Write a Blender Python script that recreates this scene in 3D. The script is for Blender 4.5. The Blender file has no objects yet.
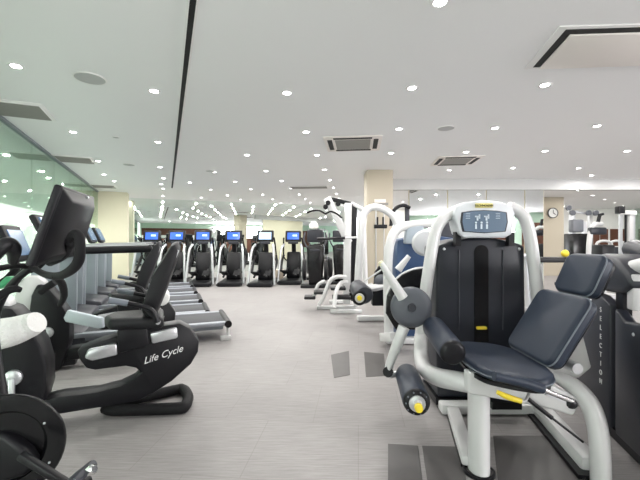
import bpy, bmesh, math, random
from mathutils import Vector, Matrix
random.seed(4)
V = Vector
PI = math.pi
sc = bpy.context.scene
COL = sc.collection
F, H, CE = 365.0, 1.25, 2.75          # focal length in px, eye height, ceiling height

# ------------------------------------------------------------ camera, world, exposure
cam_d = bpy.data.cameras.new('camera'); cam = bpy.data.objects.new('camera', cam_d); COL.objects.link(cam)
cam.location = (0, 0, H); cam.rotation_euler = (PI/2, 0, 0)
cam_d.sensor_width = 36; cam_d.lens = 36*F/640; cam_d.clip_start = .05; cam_d.clip_end = 200
sc.camera = cam
sc.view_settings.view_transform = 'Standard'; sc.view_settings.look = 'None'
sc.view_settings.gamma = 1; sc.view_settings.use_curve_mapping = False
sc.view_settings.exposure = 0.88
wd = bpy.data.worlds.new('world'); sc.world = wd; wd.use_nodes = True
wd.node_tree.nodes['Background'].inputs[0].default_value = (.93, .97, 1, 1)
wd.node_tree.nodes['Background'].inputs[1].default_value = 3.0
LAMP = bpy.data.lights.new('downlight_lamp', 'AREA')
LAMP.shape = 'DISK'; LAMP.size = .07; LAMP.energy = 7.5; LAMP.color = (1, .97, .93)
# added area lamps behind the camera to brighten the ceiling; no windows there
wang = math.atan2(.398, .917)
for (wx, wy, wz, ww, wh, ang, en) in ((-1.25, -.9, 1.4, 3.2, 2.2, wang-PI/2, 22), (8.6, -2.95, 1.98, 4.6, 1.05, wang, 310)):
    al = bpy.data.lights.new('window_daylight', 'AREA'); al.shape = 'RECTANGLE'; al.size = ww; al.size_y = wh; al.energy = en; al.color = (1, .97, 1)
    ao = bpy.data.objects.new('window_daylight', al); COL.objects.link(ao); ao.location = (wx, wy, wz); ao.rotation_euler = (PI/2, 0, ang)

# ------------------------------------------------------------ materials
MATS = {}
def mat(name, col, rough=.5, metal=0., spec=.5, emit=None, es=1., coat=0., bump=None, vary=None):
    m = bpy.data.materials.new(name); m.use_nodes = True
    nt = m.node_tree; b = nt.nodes['Principled BSDF']
    b.inputs['Base Color'].default_value = (*col, 1); b.inputs['Roughness'].default_value = rough
    b.inputs['Metallic'].default_value = metal; b.inputs['Specular IOR Level'].default_value = spec
    b.inputs['Coat Weight'].default_value = coat
    if emit: b.inputs['Emission Color'].default_value = (*emit, 1); b.inputs['Emission Strength'].default_value = es
    tc = nt.nodes.new('ShaderNodeTexCoord')
    if vary:
        n = nt.nodes.new('ShaderNodeTexNoise'); n.inputs['Scale'].default_value = vary[0]; n.inputs['Detail'].default_value = 4
        mx = nt.nodes.new('ShaderNodeMix'); mx.data_type = 'RGBA'
        mx.inputs[6].default_value = (*col, 1); mx.inputs[7].default_value = (*vary[1], 1)
        nt.links.new(tc.outputs['Object'], n.inputs['Vector']); nt.links.new(n.outputs['Fac'], mx.inputs[0])
        nt.links.new(mx.outputs[2], b.inputs['Base Color'])
    if bump:
        n2 = nt.nodes.new('ShaderNodeTexNoise'); n2.inputs['Scale'].default_value = bump[0]
        bp = nt.nodes.new('ShaderNodeBump'); bp.inputs['Strength'].default_value = bump[1]; bp.inputs['Distance'].default_value = .01
        nt.links.new(tc.outputs['Object'], n2.inputs['Vector']); nt.links.new(n2.outputs['Fac'], bp.inputs['Height'])
        nt.links.new(bp.outputs['Normal'], b.inputs['Normal'])
    MATS[name] = m; return m
M_white = mat('white_paint', (.64, .64, .64), .32, coat=.2)
M_silver = mat('silver_metal', (.62, .63, .65), .32, .7)
M_chrome = mat('chrome', (.8, .8, .8), .15, 1.)
M_tgrey = mat('treadmill_grey', (.27, .30, .335), .4, .2)
M_black = mat('black_plastic', (.007, .007, .009), .42, spec=.3)
M_rubber = mat('black_rubber', (.008, .008, .009), .7, spec=.25, bump=(300, .2))
M_glossb = mat('gloss_black', (.005, .005, .006), .25, spec=.35)
M_char = mat('charcoal_shroud', (.016, .018, .026), .4, spec=.4, vary=(3, (.020, .023, .031)))
M_char2 = mat('grey_shroud', (.038, .040, .050), .45, spec=.4)
M_pad = mat('slate_leather', (.021, .029, .047), .45, spec=.33, bump=(180, .12), vary=(14, (.025, .034, .054)))
M_pipe = mat('pad_piping', (.16, .18, .21), .5)
M_bpad = mat('black_leather', (.010, .010, .012), .45, spec=.35, bump=(160, .15))
M_blue = mat('blue_shroud', (.03, .065, .15), .35)
M_yel = mat('yellow_plastic', (.80, .62, .04), .4)
M_cream = mat('cream_plastic', (.80, .76, .50), .4)
M_screen = mat('console_face', (.09, .13, .18), .3, emit=(.16, .23, .33), es=.12)
M_lit = mat('lit_screen', (.01, .03, .15), .2, emit=(.03, .12, .62), es=.9)
M_litw = mat('bright_screen', (.3, .4, .5), .2, emit=(.35, .6, .9), es=.8)
M_dimscr = mat('dim_screen', (.04, .07, .11), .2, emit=(.07, .14, .25), es=.5)
M_towel = mat('white_towel', (.82, .82, .80), .95, bump=(90, .8))
M_corr = mat('lit_corridor_wall', (.85, .85, .82), .7, emit=(1, 1, .95), es=1.0)  # emission puts the corridor's brightness into the wall; it is no lamp
M_wallw = mat('white_wall', (.82, .82, .80), .7)
M_creamw = mat('cream_wall', (.72, .67, .52), .7, vary=(6, (.75, .70, .55)))
M_colw = mat('cream_column', (.52, .465, .37), .65)
M_brown = mat('brown_wood', (.13, .045, .022), .5, vary=(7, (.09, .03, .016)))
M_green = mat('pale_green_wall', (.52, .68, .55), .7)
M_greenb = mat('green_backing', (.62, .70, .64), .6)
M_ceil = mat('ceiling_paint', (.90, .90, .905), .8)
M_ceil2 = mat('ceiling_trim_white', (.86, .85, .84), .6)
M_slot = mat('black_slot', (.01, .01, .01), .7)
M_grille = mat('vent_grille', (.30, .29, .27), .6)
M_louv = mat('vent_cream', (.86, .81, .77), .6)
M_spk = mat('speaker_mesh', (.50, .50, .50), .7)
M_lens = mat('lamp_lens', (1, 1, 1), .3, emit=(1, .98, .95), es=22)
M_rail = mat('rail_grey', (.34, .36, .40), .4, .5)
M_belt = mat('running_belt', (.022, .025, .032), .6)
M_weight = mat('weight_disc', (.085, .092, .11), .45, vary=(20, (.10, .108, .125)))
M_card = mat('cardboard', (.62, .54, .44), .8)
M_floorrefl = mat('dark_floor_mat', (.075, .07, .07), .45, vary=(9, (.10, .095, .092)))  # dark colour stands in for reflections in the polished floor
M_red = mat('red_plastic', (.6, .03, .05), .4)
M_grn = mat('green_plastic', (.03, .30, .12), .4)

def mirror_mat(name, tint, rough=.0):
    m = bpy.data.materials.new(name); m.use_nodes = True
    b = m.node_tree.nodes['Principled BSDF']
    b.inputs['Base Color'].default_value = (*tint, 1); b.inputs['Metallic'].default_value = 1; b.inputs['Roughness'].default_value = rough
    return m
M_mirror = mirror_mat('mirror', (.84, .91, .87))
M_mirror2 = mirror_mat('mirror_neutral', (.86, .89, .88))
def glass_mat():
    m = bpy.data.materials.new('green_glass'); m.use_nodes = True; nt = m.node_tree
    for n in list(nt.nodes): nt.nodes.remove(n)
    o = nt.nodes.new('ShaderNodeOutputMaterial'); mx = nt.nodes.new('ShaderNodeMixShader')
    t = nt.nodes.new('ShaderNodeBsdfTransparent'); g = nt.nodes.new('ShaderNodeBsdfGlossy')
    t.inputs[0].default_value = (.88, .95, .90, 1); g.inputs[0].default_value = (.82, .90, .85, 1); g.inputs[1].default_value = .01
    mx.inputs[0].default_value = .42
    nt.links.new(t.outputs[0], mx.inputs[1]); nt.links.new(g.outputs[0], mx.inputs[2]); nt.links.new(mx.outputs[0], o.inputs[0])
    return m
M_glass = glass_mat()
def floor_surface():
    m = bpy.data.materials.new('floor_vinyl'); m.use_nodes = True; nt = m.node_tree
    b = nt.nodes['Principled BSDF']; b.inputs['Roughness'].default_value = .5; b.inputs['Specular IOR Level'].default_value = .35
    tc = nt.nodes.new('ShaderNodeTexCoord'); mp = nt.nodes.new('ShaderNodeMapping')
    mp.inputs['Rotation'].default_value = (0, 0, math.radians(6)); mp.inputs['Scale'].default_value = (3, 60, 1)
    n = nt.nodes.new('ShaderNodeTexNoise'); n.inputs['Scale'].default_value = 1.6; n.inputs['Detail'].default_value = 5; n.inputs['Roughness'].default_value = .7
    n2 = nt.nodes.new('ShaderNodeTexNoise'); n2.inputs['Scale'].default_value = .8; n2.inputs['Detail'].default_value = 3
    r = nt.nodes.new('ShaderNodeValToRGB')
    r.color_ramp.elements[0].position = .3; r.color_ramp.elements[0].color = (.250, .235, .232, 1)
    r.color_ramp.elements[1].position = .7; r.color_ramp.elements[1].color = (.37, .353, .350, 1)
    r2 = nt.nodes.new('ShaderNodeValToRGB')
    r2.color_ramp.elements[0].position = .3; r2.color_ramp.elements[0].color = (.86, .86, .86, 1)
    r2.color_ramp.elements[1].position = .6; r2.color_ramp.elements[1].color = (1, 1, 1, 1)
    br = nt.nodes.new('ShaderNodeTexBrick'); br.inputs['Scale'].default_value = 1
    br.inputs['Color1'].default_value = (1, 1, 1, 1); br.inputs['Color2'].default_value = (.95, .95, .95, 1); br.inputs['Mortar'].default_value = (.86, .85, .84, 1)
    br.inputs['Mortar Size'].default_value = .003; br.inputs['Brick Width'].default_value = .62; br.inputs['Row Height'].default_value = .62
    mp2 = nt.nodes.new('ShaderNodeMapping'); mp2.inputs['Rotation'].default_value = (0, 0, math.radians(6))
    a = nt.nodes.new('ShaderNodeMix'); a.data_type = 'RGBA'; a.blend_type = 'MULTIPLY'; a.inputs[0].default_value = 1
    c = nt.nodes.new('ShaderNodeMix'); c.data_type = 'RGBA'; c.blend_type = 'MULTIPLY'; c.inputs[0].default_value = 1
    L = nt.links.new
    L(tc.outputs['Object'], mp.inputs[0]); L(mp.outputs[0], n.inputs['Vector']); L(tc.outputs['Object'], n2.inputs['Vector'])
    L(n.outputs['Fac'], r.inputs[0]); L(n2.outputs['Fac'], r2.inputs[0]); L(tc.outputs['Object'], mp2.inputs[0]); L(mp2.outputs[0], br.inputs['Vector'])
    L(r.outputs[0], a.inputs[6]); L(r2.outputs[0], a.inputs[7]); L(a.outputs[2], c.inputs[6]); L(br.outputs['Color'], c.inputs[7])
    L(c.outputs[2], b.inputs['Base Color'])
    return m
M_floor = floor_surface()

# ------------------------------------------------------------ helpers
def P(px, py, Y):                      # a point seen at a pixel, Y metres ahead
    return V(((px-320)/F*Y, Y, H+(240-py)/F*Y))
def PX(t): return P(*t)
def catmull(pts, k=6, closed=False):
    if k <= 1 or len(pts) < 3: return [V(p) for p in pts]
    p = [V(q) for q in pts]; out = []; n = len(p)
    rng = range(n) if closed else range(n-1)
    for i in rng:
        a = p[(i-1) % n] if closed or i > 0 else p[0]*2-p[1]
        b = p[i]; c = p[(i+1) % n]
        d = p[(i+2) % n] if closed or i+2 < n else p[-1]*2-p[-2]
        for j in range(k):
            t = j/k
            out.append(.5*((2*b)+(c-a)*t+(2*a-5*b+4*c-d)*t*t+(3*b-a-3*c+d)*t**3))
    if not closed: out.append(p[-1])
    return out
class MB:
    def __init__(s): s.v = []; s.f = []; s.sm = []
    def add(s, vs, fs, smooth=False):
        o = len(s.v); s.v += [V(v) for v in vs]
        for f in fs: s.f.append([o+i for i in f]); s.sm.append(smooth)
        return s
    def box(s, c, d, R=None):
        c = V(c); vs = []
        for x in (-.5, .5):
            for y in (-.5, .5):
                for z in (-.5, .5):
                    q = V((x*d[0], y*d[1], z*d[2]))
                    if R is not None: q = R @ q
                    vs.append(c+q)
        return s.add(vs, [(0,1,3,2),(4,6,7,5),(0,4,5,1),(2,3,7,6),(0,2,6,4),(1,5,7,3)])
    def bar(s, a, b, w, h, up=(0,0,1)):       # box beam from a to b
        a = V(a); b = V(b); d = (b-a).normalized(); u = V(up)
        sd = d.cross(u)
        if sd.length < 1e-4: sd = d.cross(V((1,0,0)))
        sd.normalize(); u = sd.cross(d).normalized(); vs = []
        for p in (a, b):
            for i, j in ((-1,-1),(1,-1),(1,1),(-1,1)): vs.append(p+sd*i*w/2+u*j*h/2)
        return s.add(vs, [(0,1,2,3)[::-1],(4,5,6,7),(0,1,5,4),(1,2,6,5),(2,3,7,6),(3,0,4,7)])
    def tube(s, pts, r, n=10, k=5, closed=False, flat=None):
        if isinstance(r, (list, tuple)):
            rr = catmull([V((q,0,0)) for q in r], k, closed); rad = [max(q.x, 1e-4) for q in rr]
        p = catmull(pts, k, closed)
        if not isinstance(r, (list, tuple)): rad = [r]*len(p)
        N = len(p); vs = []; prev = None
        for i in range(N):
            if closed: t = p[(i+1) % N]-p[i-1]
            else: t = p[min(i+1, N-1)]-p[max(i-1, 0)]
            if t.length < 1e-9: t = V((0,0,1))
            t.normalize()
            if prev is None:
                a = V((0,0,1)) if abs(t.z) < .9 else V((1,0,0))
                u = t.cross(a).normalized()
            else:
                u = prev - t*prev.dot(t)
                u.normalize()
            prev = u; w = t.cross(u)
            for j in range(n):
                an = 2*PI*j/n; uu = math.cos(an); ww = math.sin(an)
                if flat: ww *= flat
                vs.append(p[i]+(u*uu+w*ww)*rad[i])
        fs = []
        for i in range(N if closed else N-1):
            for j in range(n):
                a = i*n+j; b = i*n+(j+1) % n; c = ((i+1) % N)*n+(j+1) % n; d = ((i+1) % N)*n+j
                fs.append((a,b,c,d))
        s.add(vs, fs, True)
        if not closed:
            o = len(s.v)-len(vs)
            s.f.append([o+j for j in range(n)][::-1]); s.sm.append(False)
            s.f.append([o+(N-1)*n+j for j in range(n)]); s.sm.append(False)
        return s
    def cyl(s, a, b, r, r2=None, n=20):
        r2 = r if r2 is None else r2
        return s.tube([a, b], [r, r2], n, 1)
    def lathe(s, a, ax, prof, n=24):          # prof [(distance along axis, radius)]
        a = V(a); ax = V(ax).normalized()
        u = ax.cross(V((0,0,1)) if abs(ax.z) < .9 else V((1,0,0))).normalized(); w = ax.cross(u); vs = []
        for t, r in prof:
            for j in range(n):
                an = 2*PI*j/n; vs.append(a+ax*t+(u*math.cos(an)+w*math.sin(an))*max(r, 1e-4))
        fs = [(i*n+j, i*n+(j+1) % n, (i+1)*n+(j+1) % n, (i+1)*n+j) for i in range(len(prof)-1) for j in range(n)]
        s.add(vs, fs, True); return s
    def ball(s, c, r, n=14, sc=(1,1,1)):
        vs = []; m = n//2
        for i in range(m+1):
            th = PI*i/m
            for j in range(n):
                an = 2*PI*j/n; q = max(math.sin(th), 1e-3)
                vs.append(V(c)+V((q*math.cos(an)*sc[0], q*math.sin(an)*sc[1], math.cos(th)*sc[2]))*r)
        fs = [(i*n+j, (i+1)*n+j, (i+1)*n+(j+1) % n, i*n+(j+1) % n) for i in range(m) for j in range(n)]
        return s.add(vs, fs, True)
    def prism(s, poly, d, smooth=False):      # poly: 3D points in a plane; d: extrusion vector
        n = len(poly); d = V(d); vs = [V(p) for p in poly]+[V(p)+d for p in poly]
        fs = [tuple(range(n))[::-1], tuple(range(n, 2*n))]+[(i, (i+1) % n, n+(i+1) % n, n+i) for i in range(n)]
        return s.add(vs, fs, smooth)
    def build(s, name, m, parent=None, bevel=0, seg=2, off=None, auto=True):
        off = V(off) if off is not None else V((0,0,0))
        me = bpy.data.meshes.new(name); bm = bmesh.new()
        bv = [bm.verts.new(v-off) for v in s.v]
        for f, smf in zip(s.f, s.sm):
            try: q = bm.faces.new([bv[i] for i in f]); q.smooth = smf
            except ValueError: pass
        bmesh.ops.recalc_face_normals(bm, faces=bm.faces)
        if bevel:
            es = [e for e in bm.edges if len(e.link_faces) == 2 and e.calc_face_angle(0) > .6]
            bmesh.ops.bevel(bm, geom=es, offset=bevel, segments=seg, affect='EDGES', profile=.5, clamp_overlap=True)
            for f in bm.faces: f.smooth = True
        bm.to_mesh(me); bm.free()
        if auto:
            try: me.set_sharp_from_angle(angle=math.radians(42))
            except Exception: pass
        me.materials.append(m)
        o = bpy.data.objects.new(name, me); COL.objects.link(o)
        if parent is not None: o.parent = parent
        return o
def tag(o, label, cat, group=None, kind=None):
    if label: o['label'] = label
    if cat: o['category'] = cat
    if group: o['group'] = group
    if kind: o['kind'] = kind
    return o
def thing(name, label, cat, loc=(0,0,0), rz=0, group=None):
    o = bpy.data.objects.new(name, None); COL.objects.link(o); o.empty_display_size = .1
    o.location = loc; o.rotation_euler = (0, 0, rz)
    return tag(o, label, cat, group)
def struct(o): o['kind'] = 'structure'; return o
def copy_tree(o, parent=None):
    c = o.copy(); COL.objects.link(c)
    if parent is not None: c.parent = parent
    for ch in list(o.children): copy_tree(ch, c)
    return c
def place(o, loc, rz, label, group=None):
    o.location = loc; o.rotation_euler = (0, 0, rz); o['label'] = label
    if group: o['group'] = group
    return o
def text(name, body, size, m, parent, M4, depth=.0015, shear=0.):
    cu = bpy.data.curves.new(name, 'FONT'); cu.body = body; cu.size = size; cu.extrude = depth
    cu.align_x = 'CENTER'; cu.align_y = 'CENTER'; cu.shear = shear
    t = bpy.data.objects.new(name, cu); COL.objects.link(t)
    dg = bpy.context.evaluated_depsgraph_get(); me = bpy.data.meshes.new_from_object(t.evaluated_get(dg))
    bpy.data.objects.remove(t); bpy.data.curves.remove(cu)
    me.transform(M4); me.materials.clear(); me.materials.append(m)
    o = bpy.data.objects.new(name, me); COL.objects.link(o); o.parent = parent; return o
def frame(o, x, y):                     # 4x4 with text plane axes x (reading) and y (up)
    x = V(x).normalized(); y = V(y); y = (y-x*y.dot(x)).normalized(); z = x.cross(y)
    M = Matrix((x, y, z)).transposed().to_4x4(); M.translation = V(o); return M

# ------------------------------------------------------------ setting
wl0 = V((-3.9, 4.45, 0)); wd_ = V((-.398, .917, 0)).normalized(); wn = V((wd_.y, -wd_.x, 0))   # left wall line, direction, inward normal
def WL(t, o=0, z=0): return wl0+wd_*t+wn*o+V((0,0,z))
struct(MB().box((5, 8, -.05), (34, 32, .1)).build('floor', M_floor))
struct(MB().box((5, 8, CE+.05), (34, 32, .1)).build('ceiling', M_ceil))
TL = 7.35                                # where the glass wall ends in the pilaster
struct(MB().prism([WL(-12.1, -.12), WL(TL, -.12), WL(TL, -.12, CE), WL(-12.1, -.12, CE)], -wn*.1).build('wall_left', M_greenb))
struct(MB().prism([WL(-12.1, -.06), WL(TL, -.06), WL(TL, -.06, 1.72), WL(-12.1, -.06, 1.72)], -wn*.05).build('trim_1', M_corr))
pn = 0; t = -11.35
while t < TL-.1:
    t2 = min(t+1.25, TL)
    pn += 1
    w = struct(MB().prism([WL(t+.006, 0, .02), WL(t2-.006, 0, .02), WL(t2-.006, 0, CE-.03), WL(t+.006, 0, CE-.03)], wn*.012).build('window_%d' % pn, M_glass))
    t = t2
struct(MB().prism([WL(-12.1, -.03, CE-.03), WL(TL, -.03, CE-.03), WL(TL, -.03, CE), WL(-12.1, -.03, CE)], wn*.07).build('trim_2', M_tgrey))
# cream pilaster at the end of the glass, then the mirrored far wall square to it
struct(MB().prism([WL(TL, -.3), WL(TL, .82), WL(TL+.55, .82), WL(TL+.55, -.3)], (0,0,CE)).build('wall_pilaster', M_creamw))
b0 = WL(TL+1.6, .0)
L_m = 9.6
struct(MB().prism([b0-wn*1.5, b0+wn*L_m, b0+wn*L_m+wd_*.05, b0-wn*1.5+wd_*.05], (0,0,CE)).build('wall_back_mirror', M_mirror))
m_end = b0+wn*L_m
# camera-side wall, seen only in the mirrors
k0 = WL(-12.0, 0)
def KW(a, z=0, o=0): return k0+wn*a+V((0,0,z))+wd_*o
struct(MB().prism([KW(-1), KW(20), KW(20, 0, -.1), KW(-1, 0, -.1)], (0,0,CE)).build('wall_front', M_green))
for i, (a, b_, z0, z1, m) in enumerate([(.2, 10.6, .0, 1.42, M_brown), (.2, 5.9, 1.68, 2.3, M_brown), (.2, 5.9, 1.42, 1.68, M_wallw), (11.2, 13.4, .5, 2.2, M_brown), (13.7, 16, .5, 2.2, M_brown)]):
    struct(MB().prism([KW(a, z0, .0), KW(b_, z0, .0), KW(b_, z1, .0), KW(a, z1, .0)], wd_*.03).build('trim_%d' % (i+3), m))
# right hand partition: mirrored panels under a bulkhead
YP = 8.95
struct(MB().box((5.1, YP+.12, 2.62), (6.9, .2, .26)).build('wall_header', mat('header_paint', (.56, .56, .56), .8)))
xs = [2.2, 3.16, 4.12, 5.07, 5.55]
for i in range(4):
    struct(MB().box(((xs[i]+xs[i+1])/2, YP+.1, 1.245), (xs[i+1]-xs[i]-.03, .02, 2.49)).build('wall_mirror_panel', M_mirror2))
struct(MB().box((3.88, YP+.13, 1.25), (3.36, .02, 2.5)).build('wall_mirror_backing', M_creamw))
# far right: cream wall with a doorway, end wall with brown boards
struct(MB().box((7.9, 12.9, 1.375), (1.3, .2, 2.75)).build('wall_right_return', M_colw))
struct(MB().box((7.15, 12.78, 1.03), (.5, .04, 2.06)).build('door_1', M_wallw))
struct(MB().box((7.46, 12.76, 1.05), (.1, .06, 2.1)).build('trim_9', M_black))
YE = 17.5
struct(MB().box((11.2, YE+.1, 1.375), (15, .2, 2.75)).build('wall_back', M_wallw))
for i, (a, b_) in enumerate([(588, 599), (600, 607.5), (610, 629)]):
    p0 = P(a, 246, YE); p1 = P(b_, 229, YE)
    struct(MB().box(((p0.x+p1.x)/2, YE-.02, (p0.z+p1.z)/2), (p1.x-p0.x, .04, p1.z-p0.z)).build('trim_%d' % (10+i), M_brown))
struct(MB().box((15.2, 12.5, 1.375), (.2, 10.5, 2.75)).build('wall_right', M_greenb))
for i in range(5):
    struct(MB().box((15.05, 8.5+i*2, 1.3), (.03, 1.94, 2.5)).build('window_%d' % (pn+1+i), M_glass))
# column
c0 = P(367, 170, 7.8); c1 = P(393, 170, 7.8)
struct(MB().box(((c0.x+c1.x)/2, 8.08, CE/2), (c1.x-c0.x, .56, CE)).build('wall_column', M_colw, bevel=.01))
# ceiling slot
s0 = P(193, 0, 2.28); s1 = P(172, 188, 10.5); s0 = s0+(s0-s1)*.3
sl = V((s0.x, s0.y, CE)); sr = V((s1.x, s1.y, CE)); sd = (sr-sl).normalized(); sp = V((sd.y, -sd.x, 0))
struct(MB().prism([sl-sp*.02, sl+sp*.02, sr+sp*.02, sr-sp*.02], (0,0,-.006)).build('trim_20', M_slot))
struct(MB().prism([sl+sp*.02, sl+sp*.035, sr+sp*.035, sr+sp*.02], (0,0,-.012)).build('trim_21', M_ceil2))
struct(MB().prism([sl-sp*.035, sl-sp*.02, sr-sp*.02, sr-sp*.035], (0,0,-.012)).build('trim_22', M_ceil2))
# dropped ceiling field to the right of the slot, bulkhead step further back
g = V((.107, .994, 0)); gx = V((.994, -.107, 0))
def CP(px, py, z=CE):                   # where a pixel's ray meets the ceiling
    Y = (z-H)*F/(240-py); return V(((px-320)/F*Y, Y, z))

# dark reflections on the floor, painted as thin flat slabs
def FP(px, py, z=0): 
    Y = (H-z)*F/(py-240); return V(((px-320)/F*Y, Y, z))
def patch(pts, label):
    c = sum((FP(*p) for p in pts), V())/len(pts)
    o = MB().prism([FP(*p)-c for p in pts], (0,0,.003)).build('floor_mat', M_floorrefl, bevel=.001, seg=1)
    o.location = c; tag(o, label, 'floor mat', 'dark floor mats')  # no real mats: the slabs stand in for dark floor reflections
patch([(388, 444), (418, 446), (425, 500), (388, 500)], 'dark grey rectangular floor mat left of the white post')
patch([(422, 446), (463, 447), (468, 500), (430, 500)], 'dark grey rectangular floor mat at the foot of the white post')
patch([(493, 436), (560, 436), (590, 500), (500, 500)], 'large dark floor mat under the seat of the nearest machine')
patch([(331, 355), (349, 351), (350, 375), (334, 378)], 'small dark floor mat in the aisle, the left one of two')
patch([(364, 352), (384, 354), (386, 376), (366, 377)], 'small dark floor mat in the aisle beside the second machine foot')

# ------------------------------------------------------------ ceiling fittings
def make_downlight():
    t = thing('downlight', '', 'ceiling light')
    MB().lathe((0,0,0), (0,0,-1), [(0,.062),(.006,.062),(.008,.052),(.003,.040),(0,.040)], 16).build('trim_ring', M_ceil2, t)
    MB().lathe((0,0,-.001), (0,0,-1), [(0,.0),(.002,.038),(.003,.036),(.004,.0)], 12).build('lens', M_lens, t)
    l = bpy.data.objects.new('lamp', LAMP); COL.objects.link(l); l.parent = t; l.location = (0,0,-.02)
    return t
lights = [(CP(*p), l) for p, l in [
 ((16,66), 'downlight at the far left, nearest the glass wall corner'), ((73,132), 'downlight between the two left ceiling grilles'),
 ((98,161), 'downlight beyond the second left ceiling grille'), ((114,181), 'downlight above the cream pilaster'),
 ((154,91), 'nearest downlight just left of the black slot'), ((158,142), 'second downlight left of the black slot'),
 ((160,167), 'third downlight left of the black slot'), ((161,184), 'fourth downlight by the end of the black slot'),
 ((287,93), 'nearest downlight right of the black slot'), ((306,132), 'downlight just in front of the square vent cassette, left side'),
 ((317,155), 'downlight just behind the square vent cassette'), ((247,155), 'downlight midway between slot and square vent cassette'),
 ((266,171), 'downlight behind and left of the square vent cassette'), ((440,2), 'downlight at the top edge of the picture'),
 ((412,88), 'downlight in the middle of the ceiling'), ((545,85), 'downlight just below the large ceiling hatch'),
 ((399,129), 'downlight left of the round speaker over the aisle'), ((391,153), 'downlight right behind the square vent cassette'),
 ((495,128), 'downlight right of the round speaker over the aisle'), ((597,126), 'downlight at the right above the tower machines'),
 ((466,152), 'downlight over the small slanted vent'), ((545,151), 'downlight before the white bulkhead, right part'),
 ((627,151), 'downlight before the white bulkhead, rightmost'), ((513,168), 'downlight close to the bulkhead above the mirror panels'),
 ((579,168), 'downlight close to the bulkhead at the right'), ((449,170), 'downlight close to the bulkhead near the console top')]]
proto = make_downlight(); first = True
for p, l in lights:
    o = proto if first else copy_tree(proto); first = False
    place(o, (p.x, p.y, CE), 0, l, 'recessed ceiling downlights')
# the same grids carried on to the far end and over the camera side
def inroom(p): return (p-wl0).dot(wn) > .4 and p.y < 17 and p.x < 14.5
near = [p for p, _ in lights]
def extra(p, lab):
    if not inroom(p) or any((p-q).length < .75 for q in near): return
    if abs(p.x-1.28) < .8 and abs(p.y-8) < 1.1: return
    if p.y > 8.6 and p.y < 9.4 and p.x > 1.5 and p.x < 8.7: return
    if (p-b0).dot(wd_) > -.25 and p.x < m_end.x: return
    near.append(p); o = copy_tree(proto); place(o, (p.x, p.y, CE), 0, lab, 'recessed ceiling downlights')
OR = ['first', 'second', 'third', 'fourth', 'fifth', 'sixth', 'seventh', 'eighth', 'ninth', 'tenth', 'eleventh', 'twelfth', 'thirteenth', 'fourteenth', 'fifteenth', 'sixteenth']
for j in range(-5, 12):
    for i in range(-4, 12):
        p = V((-.34, 3.72, CE))+gx*1.22*i+g*1.36*j
        if p.y < .5 and i % 2 == 0 and j % 2 == 0: extra(p, 'downlight in row %s behind the camera, place %s' % (OR[j+5], OR[i+4]))
        elif p.y > 7.2 and p.x > -4 and not (p.x > 3 and p.y > 9.4 and (i+j) % 2): extra(p, 'distant downlight, %s row beyond the square cassette, %s from the glass wall side' % (OR[max(j-2, 0)], OR[i+4]))
for j in range(3, 6):
    for i in range(0, 3):
        p = V((-2.62, 3.0, CE))+wd_*1.95*j+wn*1.25*i
        extra(p, 'downlight by the mirrored wall, %s row, %s from the pilaster side' % (OR[j-3], OR[i]))

def on_ceiling(o, p, rz): o.location = p; o.rotation_euler = (0,0,rz); return o
def grille(px, py, w, l, rz, label):
    p = CP(px, py); t = thing('ceiling_vent', label, 'vent', p, rz, 'flat ceiling grilles')
    MB().box((0,0,-.006), (w,l,.012)).box((0,0,-.01), (w-.06,l-.06,.016)).build('frame', M_ceil2, t, bevel=.003)
    m = MB()
    n = 18
    for i in range(n): m.box((0, -l/2+.05+(l-.1)*(i+.5)/n, -.022), (w-.08, (l-.1)/n*.55, .008))
    m.build('slats', M_grille, t)
    return t
ar = math.atan2(wd_.y, wd_.x)-PI/2
grille(17, 109, .62, .62, ar, 'grey ceiling grille at the left, nearest of three along the glass')
grille(75, 159, .62, .62, ar, 'grey ceiling grille along the glass, second from the camera')
grille(104, 186, .62, .62, ar, 'grey ceiling grille above the cream pilaster, farthest along the glass')
grille(309, 187, 1.1, .45, -.107, 'slim distant ceiling grille left of the white cable machine')
grille(632, 187, .7, .5, -.107, 'small distant ceiling grille at the right edge')
def cassette(px, py, w, l, label):
    p = CP(px, py); t = thing('ceiling_cassette', label, 'vent', p, -.107, 'square ceiling cassettes')
    MB().box((0,0,-.008), (w,l,.016)).build('frame', M_louv, t, bevel=.006)
    m = MB(); a = w*.33; b = l*.33
    for x, y, sx, sy in ((0,b+.06,2*a,.07),(0,-b-.06,2*a,.07),(a+.06,0,.07,2*b),(-a-.06,0,.07,2*b)): m.box((x,y,-.018), (sx,sy,.006))
    m.build('slots', M_slot, t)
    m = MB()
    for i in range(9): m.box((0,-b+2*b*(i+.5)/9,-.02), (2*a-.04, 2*b/9*.6, .008))
    m.build('louvre', M_grille, t)
    return t
cassette(353, 143.5, .86, .86, 'square cream ceiling cassette over the aisle before the column')
cassette(456, 160.5, .8, .8, 'slanted ceiling cassette above the console of the nearest machine')
h = thing('ceiling_hatch', 'large cream ceiling hatch with dark shadow gap, top right', 'ceiling hatch', (0,0,0))
hp = [CP(529, 67), CP(563, 27), CP(720, 22), CP(668, 62)]
hc = sum(hp, V())/4; h.location = hc
MB().prism([(q-hc)*1.06 for q in hp], (0,0,-.01)).build('frame', M_ceil2, h, bevel=.003)
MB().prism([(q-hc)*.95+V((0,0,-.01)) for q in hp], (0,0,-.002)).build('shadow_gap', M_slot, h)
MB().prism([(q-hc)*.87+V((.02,.035,-.012)) for q in hp], (0,0,-.014)).build('panel', M_louv, h, bevel=.003)
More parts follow.
